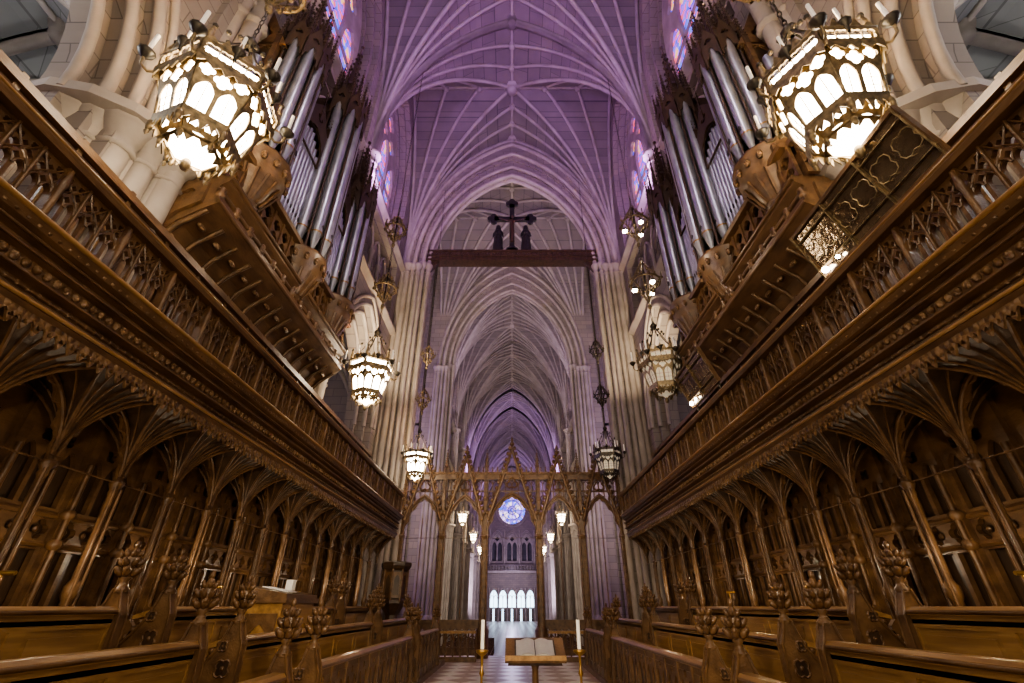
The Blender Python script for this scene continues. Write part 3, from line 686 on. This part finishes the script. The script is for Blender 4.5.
for me,loc,s,r in((cm,(-4.35,4.05,8.2),1.12,.2),(cm,(4.5,3.85,8.2),1.12,.5),(cm,(-4.55,13.2,8.3),1.02,0),(cl,(4.8,13.1,8.5),1.02,.3),(cm,(-4.05,19.3,7.2),.82,.1),(cd,(4.1,19.3,7.3),.85,.3)):
    place(me,'chandelier',loc=loc,scale=(s,s,s),rot=(0,0,r))
for yy in(48,62.5,77,91):
    for s in(-1,1): place(cn,'nave_lantern',loc=(s*4.9,yy,9.5),scale=(.75,.75,.75))

# ------------------------------------------------------------------ rood beam
rb=MB(); y=20.95; RZ=1.0
rb.prism([(-4.95,18.3+RZ),(4.95,18.3+RZ),(4.95,18.95+RZ),(-4.95,18.95+RZ)],y-.25,y+.25,OAKD)
for z in(18.3,18.6,18.97): rb.box(-5,5,y-.32,y+.32,z-.06+RZ,z+.06+RZ,OAKD)
for s in(-1,1):
    rb.prism([(s*4.95,17.4+RZ),(s*4.6,17.9+RZ),(s*4.2,18.3+RZ),(s*4.95,18.3+RZ)],y-.15,y+.15,OAKD)
for i in range(32): rb.ell((-4.7+.3*i,y-.27,18.77+RZ),(.09,.04,.07),OAKD,None,6,4)
rb.obj('rood_beam')
cr=MB(); cr.box(-.15,.15,y-.09,y+.09,19.05,23.1,BLACK); cr.box(-1.1,1.1,y-.09,y+.09,21.65,21.97,BLACK)
for (x,z) in((0,23.15),(-1.15,21.81),(1.15,21.81)):
    cr.plate(foil(x,z,.4,4,0,5),[],(0,y-.09,0),(1,0,0),(0,0,1),(0,.18,0),BLACK)
cr.lathe(0,y,19.05,[(.5,0),(.45,.15),(.3,.2),(.25,.4),(.1,.5)],BLACK,8)
cr.tube([(0,y-.18,19.8),(.03,y-.2,20.3),(0,y-.22,20.8),(0,y-.18,21.3),(0,y-.18,21.55)],.1,OAKD,8,r1=.14); cr.ell((.03,y-.24,21.78),(.1,.1,.14),OAKD)
for s in(-1,1): cr.tube([(0,y-.18,21.45),(s*.4,y-.15,21.6),(s*.85,y-.13,21.78)],.055,OAKD,6,r1=.035)
cr.obj('rood_crucifix',loc=(0,0,RZ))
for s in(-1,1):
    fg=MB(); fg.lathe(0,0,0,[(.36,0),(.34,.3),(.28,.9),(.24,1.2),(.29,1.5),(.26,1.62),(.08,1.72),(.07,1.8)],BLACK,12)
    fg.ell((0,-.03,1.93),(.12,.13,.17),BLACK,None,10,8); fg.lathe(0,.02,1.72,[(.2,0),(.17,.2),(.15,.33),(.0,.42)],BLACK,10)
    for q in(-1,1): fg.tube([(q*.25,0,1.5),(q*.3,-.1,1.2),(q*.05,-.32,1.3)],.08,BLACK,8,r1=.05)
    for i in range(7): fg.tube([(.3*cos(i*.9),.3*sin(i*.9),.05),(.25*cos(i*.9),.25*sin(i*.9),1.1)],.04,BLACK,5)
    fg.obj('saint_statue',loc=(s*.85,y,19.05+RZ),scale=(.95,.95,1.05))

# ------------------------------------------------------------------ choir screen
sc_=MB(); y=20.9
posts=[-4.75,-2.98,-1.15,1.15,2.98,4.75]
for x in posts:
    sc_.box(x-.10,x+.10,y-.10,y+.10,0,6.7,OAK)
    for a in(-1,1):
        for b in(-1,1): sc_.cyl((x+a*.11,y+b*.11,0),(x+a*.11,y+b*.11,4.5),.035,OAK,8)
    sc_.lathe(x,y,0,[(.24,0),(.24,.9),(.18,1.0),(.16,1.05)],OAK,8); sc_.lathe(x,y,4.2,[(.14,-.05),(.2,.06),(.2,.12),(.14,.15)],OAK,8)
    spire(sc_,x,y,6.9,.11,1.1,OAK); spire(sc_,x,y-.18,5.3,.08,1.7,OAK)
for i in range(5):
    a,b=posts[i],posts[i+1]; c=(a+b)/2; hw=(b-a)/2-.12; ctr=i==2
    za=5.9 if ctr else 5.8
    o_=lancet(c,4.2,hw+.1,4.22,za+.22,14); i_=lancet(c,4.21,hw,4.23,za,14,cusp=.13,m=3)
    sc_.plate(o_,[i_],(0,y-.06,0),(1,0,0),(0,0,1),(0,.12,0),OAK)
    sc_.tube([(c+p[0],y-.09,p[1]) for p in archpts(hw+.05,4.2,za+.12,12)],.05,OAK,6)
    for j in range(9):
        x=a+(b-a)*j/8; t=(x-c)/hw; zz=4.2+(za+.15-4.2)*f(t) if abs(t)<1 else 4.6
        sc_.box(x-.022,x+.022,y-.04,y+.04,zz,6.62,OAK)
    for j in range(8):
        x=a+(b-a)*(j+.5)/8; sc_.tube([(x+p[0],y,p[1]) for p in archpts((b-a)/16,6.35,6.58,4)],.02,OAK,4)
    for x,z,r in((a+.3,5.75,.22),(b-.3,5.75,.22)): sc_.tube([(p[0],y,p[1]) for p in foil(x,z,r,4,pi/4,4)],.025,OAK,4,True)
    sc_.box(a,b,y-.05,y+.05,6.1,6.16,OAK)
    top=8.0 if ctr else 7.6
    for s in(-1,1):
        pts=[]
        for q in range(13):
            t=q/12; xx=hw*(1-t)**1.1+.02; zz=4.9+(top-4.9)*t; pts.append((c+s*xx,y-.14,zz))
        sc_.tube(pts,.075,OAK,6)
        for p in pts[1:]: sc_.ell((p[0]+s*.1,p[1],p[2]+.05),(.085,.06,.1),OAK,None,6,4)
    sc_.tube([(p[0],y-.14,p[1]) for p in foil(c,za+.55,.26,3,pi/2,4)],.04,OAK,4,True)
    sc_.lathe(c,y-.12,top,[(.05,-.05),(.04,.15),(.11,.2),(.14,.28),(.05,.34),(.1,.4),(.0,.65)],OAK,8)
    if not ctr:
        sc_.plate(rect(a+.1,b-.1,.1,1.15),[lancet(a+.1+(b-a-.2)*(j+.5)/6,.35,.09,.75,.95,4) for j in range(6)],(0,y-.04,0),(1,0,0),(0,0,1),(0,.08,0),OAK); sc_.box(a,b,y-.09,y+.09,1.15,1.25,OAK)
        sc_.cyl((c,y,1.2),(c,y,5.0),.022,OAK,6)
sc_.prism([(-4.9,6.62),(4.9,6.62),(4.9,6.86),(-4.9,6.86)],y-.14,y+.14,OAK); sc_.box(-4.95,4.95,y-.2,y+.2,6.86,6.94,FRIEZE)
k=45
for i in range(k):
    x=-4.8+9.6*i/(k-1); sc_.lathe(x,y-.15,6.94,[(.03,0),(.05,.08),(.02,.14),(.04,.19),(0,.27)],OAK,6)
sc_.obj('choir_screen')

# ------------------------------------------------------------------ lectern, book, candle stands
le=MB()
le.lathe(0,0,0,[(.3,0),(.3,.06),(.2,.1),(.1,.16),(.055,.25),(.07,.4),(.05,.6),(.045,.9),(.08,1.0),(.06,1.08)],OAK,10)
for i in range(4):
    a=pi/4+pi/2*i; le.tube([(.1*cos(a),.1*sin(a),.3),(.3*cos(a),.3*sin(a),.12),(.38*cos(a),.38*sin(a),.03)],.035,OAK,6)
R=Matrix.Rotation(.42,3,'X')
def slab(mb,cx,cz,hx,hy,t,mat,lift=0):
    vs=[]
    for x in(-hx,hx):
        for yy in(-hy,hy):
            for z in(0,t):
                p=R@Vector((x+cx,yy,z+lift)); vs.append((p.x,p.y,p.z+cz))
    mb.add(vs,[(0,1,3,2),(4,6,7,5),(0,4,5,1),(2,3,7,6),(0,2,6,4),(1,5,7,3)],mat)
slab(le,0,1.12,.44,.30,.04,OAK)
e=R@Vector((0,-.29,.04)); le.box(-.44,.44,e.y-.02,e.y+.03,1.12+e.z-.01,1.12+e.z+.05,OAKL)
le.prism([(-.4,.95),(.4,.95),(.36,1.1),(-.36,1.1)],-.08,.08,OAK)
le.obj('lectern',loc=(.34,8.2,0))
bk=MB(); slab(bk,0,1.12,.30,.22,.012,BLACK,.041)
for s in(-1,1):
    vs=[];n=8
    for i in range(n+1):
        u=i/n; x=s*(.005+.275*u); h=.055+.035*sin(pi*min(1,u*1.3))*(1-.3*u)
        for yy in(-.2,.2):
            p=R@Vector((x,yy,h)); vs.append((p.x,p.y,p.z+1.12))
            p=R@Vector((x,yy,.05)); vs.append((p.x,p.y,p.z+1.12))
    fs=[]
    for i in range(n): a=i*4; fs+=[(a,a+2,a+6,a+4),(a,a+1,a+5,a+4),(a+2,a+3,a+7,a+6)]
    fs.append((n*4,n*4+1,n*4+3,n*4+2)); bk.add(vs,fs,PAPER,True)
bk.obj('open_book',loc=(.34,8.2,0.0))
cs=MB(); cs.lathe(0,0,0,[(.17,0),(.17,.04),(.1,.08),(.03,.14),(.025,.3),(.05,.34),(.02,.4),(.018,.8),(.04,.84),(.018,.9),(.02,1.05),(.09,1.1),(.1,1.13),(.03,1.14)],GOLD,12); cs.cyl((0,0,1.13),(0,0,1.52),.028,WAX,10); cs.tube([(0,0,1.52),(0,0,1.55)],.004,BLACK,4)
csm=cs.mesh('candle_stand'); place(csm,'candle_stand',loc=(-.45,8.3,0)); place(csm,'candle_stand',loc=(1.02,8.3,0))

# ------------------------------------------------------------------ precentor desk and pulpit (left)
pd=MB(); pd.box(-4.35,-3.75,8.6,9.9,.36,1.75,OAKL)
for i in range(2):
    a=8.7+.6*i; pd.plate(rect(a,a+.55,.6,1.6),[lancet(a+.275,.7,.19,1.2,1.45,5,cusp=.03)],(-3.75,0,0),(0,1,0),(0,0,1),(.03,0,0),OAKL)
pd.plate(rect(-4.3,-3.8,.6,1.6),[lancet(-4.05,.7,.17,1.2,1.45,5,cusp=.03)],(0,8.57,0),(1,0,0),(0,0,1),(0,.03,0),OAK)
pd.box(-4.42,-3.68,8.53,9.97,1.75,1.83,OAK); pd.prism([(-4.4,1.83),(-3.7,1.83),(-3.7,1.88),(-4.4,2.0)],8.56,9.9,OAK)
pd.prism([(-4.3,1.99),(-3.85,1.91),(-3.85,1.925),(-4.3,2.005)],8.9,9.3,PAPER)
pd.box(-4.1,-3.98,9.35,9.5,1.95,2.12,PAPER)
pd.obj('precentor_desk')
pu=MB(); pu.lathe(0,0,0,[(.3,.12),(.3,.5),(.2,.7),(.22,1.2),(.42,1.5),(.46,1.55),(.46,1.65),(.42,1.7),(.42,2.55),(.5,2.62),(.54,2.7),(.54,2.8),(.46,2.84)],OAKD,8,smooth=False)
for i in range(8):
    a=pi/4*i; pu.cyl((.44*cos(a),.44*sin(a),1.6),(.44*cos(a),.44*sin(a),2.6),.04,OAK,6)
    a+=pi/8; U=Vector((-sin(a),cos(a),0)); pu.plate(rect(-.15,.15,1.72,2.5),[lancet(0,1.8,.1,2.2,2.42,5)],Vector((cos(a),sin(a),0))*.39,U,(0,0,1),Vector((cos(a),sin(a),0))*.03,OAK)
pu.obj('pulpit',loc=(-4.15,18.2,0.24))

# ------------------------------------------------------------------ glazed light racks on right gallery
def rack(L,h):
    mb=MB()
    mb.plate(rect(-L/2,L/2,0,h),[rect(-L/2+.05,L/2-.05,.05,h-.05)],(0,0,0),(0,1,0),(0,0,1),(.08,0,0),OAK)
    mb.box(.04,.06,-L/2+.04,L/2-.04,.04,h-.04,CRACK)
    n=max(2,int(L/.75))
    for i in range(n+1):
        y=-L/2+.03+(L-.06)*i/n; mb.box(-.01,.06,y-.012,y+.012,.02,h-.02,GILT)
    for z in(.2,.8): mb.box(-.01,.04,-L/2,L/2,h*z-.008,h*z+.008,GILT)
    for i in range(6):
        q=foil(-L/2+L*(i+.5)/6,h*.5,h*.2,4,pi/4,4); mb.tube([(.0,p[0],p[1]) for p in q],.008,GILT,4,True)
    for y in(-L/2+.15,L/2-.15): mb.cyl((.1,y,.1),(-.05,y,-.5),.03,IRON,8)
    mb.ell((-.03,L/2-.15,h*.12),(.05,.05,.05),BULB); mb.ell((-.03,L/2-.45,h*.12),(.03,.03,.03),BULB)
    return mb
rack(2.3,.9).obj('glazed_light_rack',loc=(4.85,4.45,6.05),rot=(0,-.35,0))
rack(1.7,.95).obj('glazed_light_rack',loc=(4.72,10.3,6.15),rot=(0,-.35,0))

# ------------------------------------------------------------------ chairs in crossing
ch=MB()
def chair(x,y,z0):
    for a in(-.2,.2):
        ch.box(x+a-.02,x+a+.02,y-.22,y-.18,z0,z0+.92,OAK); ch.box(x+a-.02,x+a+.02,y+.18,y+.22,z0,z0+.44,OAK)
    ch.box(x-.23,x+.23,y-.23,y+.23,z0+.43,z0+.47,OAKL); ch.box(x-.22,x+.22,y-.215,y-.185,z0+.82,z0+.93,OAK); ch.box(x-.22,x+.22,y-.215,y-.185,z0+.6,z0+.66,OAK)
for j in range(14):
    for i in range(6):
        for s in(-1,1): chair(s*(1.5+.5*i),25.2+1.1*j,-1.2)
ch.obj('nave_chairs')
ar=MB()
for s in(-1,1):
    a,b=(1.3,3.2)
    for j in range(8):
        x0=s*(a+(b-a)*j/7); ar.cyl((x0,19.6,0),(x0,19.6,.85),.03,OAK,6)
    for j in range(7):
        x0=s*(a+(b-a)*(j+.5)/7); ar.tube([(x0+p[0],19.6,p[1]) for p in archpts(.13,.6,.8,4)],.02,OAK,4)
    ar.box(min(s*a,s*b),max(s*a,s*b),19.5,19.7,.85,.93,OAKL); ar.box(min(s*a,s*b),max(s*a,s*b),19.55,19.65,0,.15,OAK)
ar.obj('communion_rail')
for s in(-1,1):
    for yy in(4.6,8.0,11.0):
        dl=MB(); dl.lathe(0,0,0,[(.06,0),(.06,.015),(.015,.02),(.012,.3)],GOLD,8); dl.tube([(-.06,0,.3),(.12,0,.3)],.02,GOLD,6); dl.obj('desk_lamp',loc=(s*4.6,yy,1.66))

# ------------------------------------------------------------------ lights
def pt(loc,e,col,r=.05):  # unseen point lights added as fill, no fixture behind them
    l=bpy.data.lights.new('fill_point','POINT'); l.energy=e; l.color=col; l.shadow_soft_size=r
    o=bpy.data.objects.new('fill_point',l); o.location=loc; scene.collection.objects.link(o)
def spot(loc,tgt,e,col,ang=100,r=.1,blend=.8):  # added fill spots without fixtures, to lift vault, piers, organ and nave
    l=bpy.data.lights.new('fill_spot','SPOT'); l.energy=e; l.color=col; l.spot_size=math.radians(ang); l.spot_blend=blend; l.shadow_soft_size=r
    o=bpy.data.objects.new('fill_spot',l); o.location=loc; o.rotation_euler=(Vector(tgt)-Vector(loc)).to_track_quat('-Z','Y').to_euler(); scene.collection.objects.link(o)
WARM=(1,.81,.58); PUR=(.55,.27,1.0); NEU=(1,.87,.76)
pt((0,-1.5,9),450,WARM,.6)
pt((0,1.5,17.5),700,(.95,.8,.95),.5)
for s in(-1,1):
    spot((s*5.5,5.5,17.5),(-s*4,13,28),3300,PUR,100)  # added purple fill, stands in for stained-glass light on the vault
    spot((s*5.6,12.9,17),(s*3,20,27),2000,(.68,.36,1),110)
    spot((s*5.6,12.9,16),(-s*6,9,24),2000,(.8,.36,1),95)
    spot((s*5.4,15,9.5),(s*5.2,20.5,15),2300,WARM,80)
    spot((s*4.3,7.5,5.75),(-s*5,9,13),650,(.95,.85,.9),70,.02)
    spot((s*4.25,15.5,5.75),(-s*.5,21,5),800,WARM,60,.02)
    spot((s*5.3,22.3,17),(-s*1,31,28),1800,(.9,.75,.75),120)
    spot((s*5.2,22.3,4),(s*4.8,33,12),2800,NEU,100)
    spot((s*5.3,35,17),(-s*1,52,28),3300,(.82,.64,.9),110)
    spot((s*5.3,60,17),(-s*1,80,28),4600,(.55,.33,1),120)
    spot((s*5.3,88,17),(-s*1,105,28),4800,(.55,.33,1),120)
    spot((s*5.2,35,3),(s*5.8,60,12),4500,NEU,100)
    spot((s*5.2,72,3),(s*5.8,100,12),5000,(.8,.7,1),110)
    # unseen fill spots added behind the camera to brighten the stalls opposite
    spot((s*3.6,-3.5,3.6),(-s*5,6,2.2),1000,WARM,70,.25)
    spot((s*3.2,-3.5,4.2),(-s*5,16,2.2),3200,WARM,32,.25)
    for yy in(-1,1.5,3.5,5.5,7.5,10.5,13.5,16.5): pt((s*4.85,yy,2.3),15,WARM,.012)
    pt((s*10,2,10),450,(.85,.88,.9),.2); pt((s*10,9,10),350,(.85,.88,.9),.2)
    pt((s*11,27.8,12),1500,(.7,.55,1),.4)
    for yy in(9,16): pt((s*3.6,yy,9.2),60,WARM,.03)
pt((0,112,8),2000,(.75,.65,1),.3)
w=bpy.data.worlds.new('World'); scene.world=w; w.use_nodes=True
w.node_tree.nodes['Background'].inputs[0].default_value=(1,.86,.72,1); w.node_tree.nodes['Background'].inputs[1].default_value=1.15  # warm world colour added as fill through the open east end

# ------------------------------------------------------------------ camera
cam=bpy.data.cameras.new('camera'); cam.lens=16; cam.sensor_width=36; cam.clip_end=400
co=bpy.data.objects.new('camera',cam); co.location=(0,0,1.7); co.rotation_euler=(math.radians(90+30.2),0,0); scene.collection.objects.link(co)
scene.camera=co
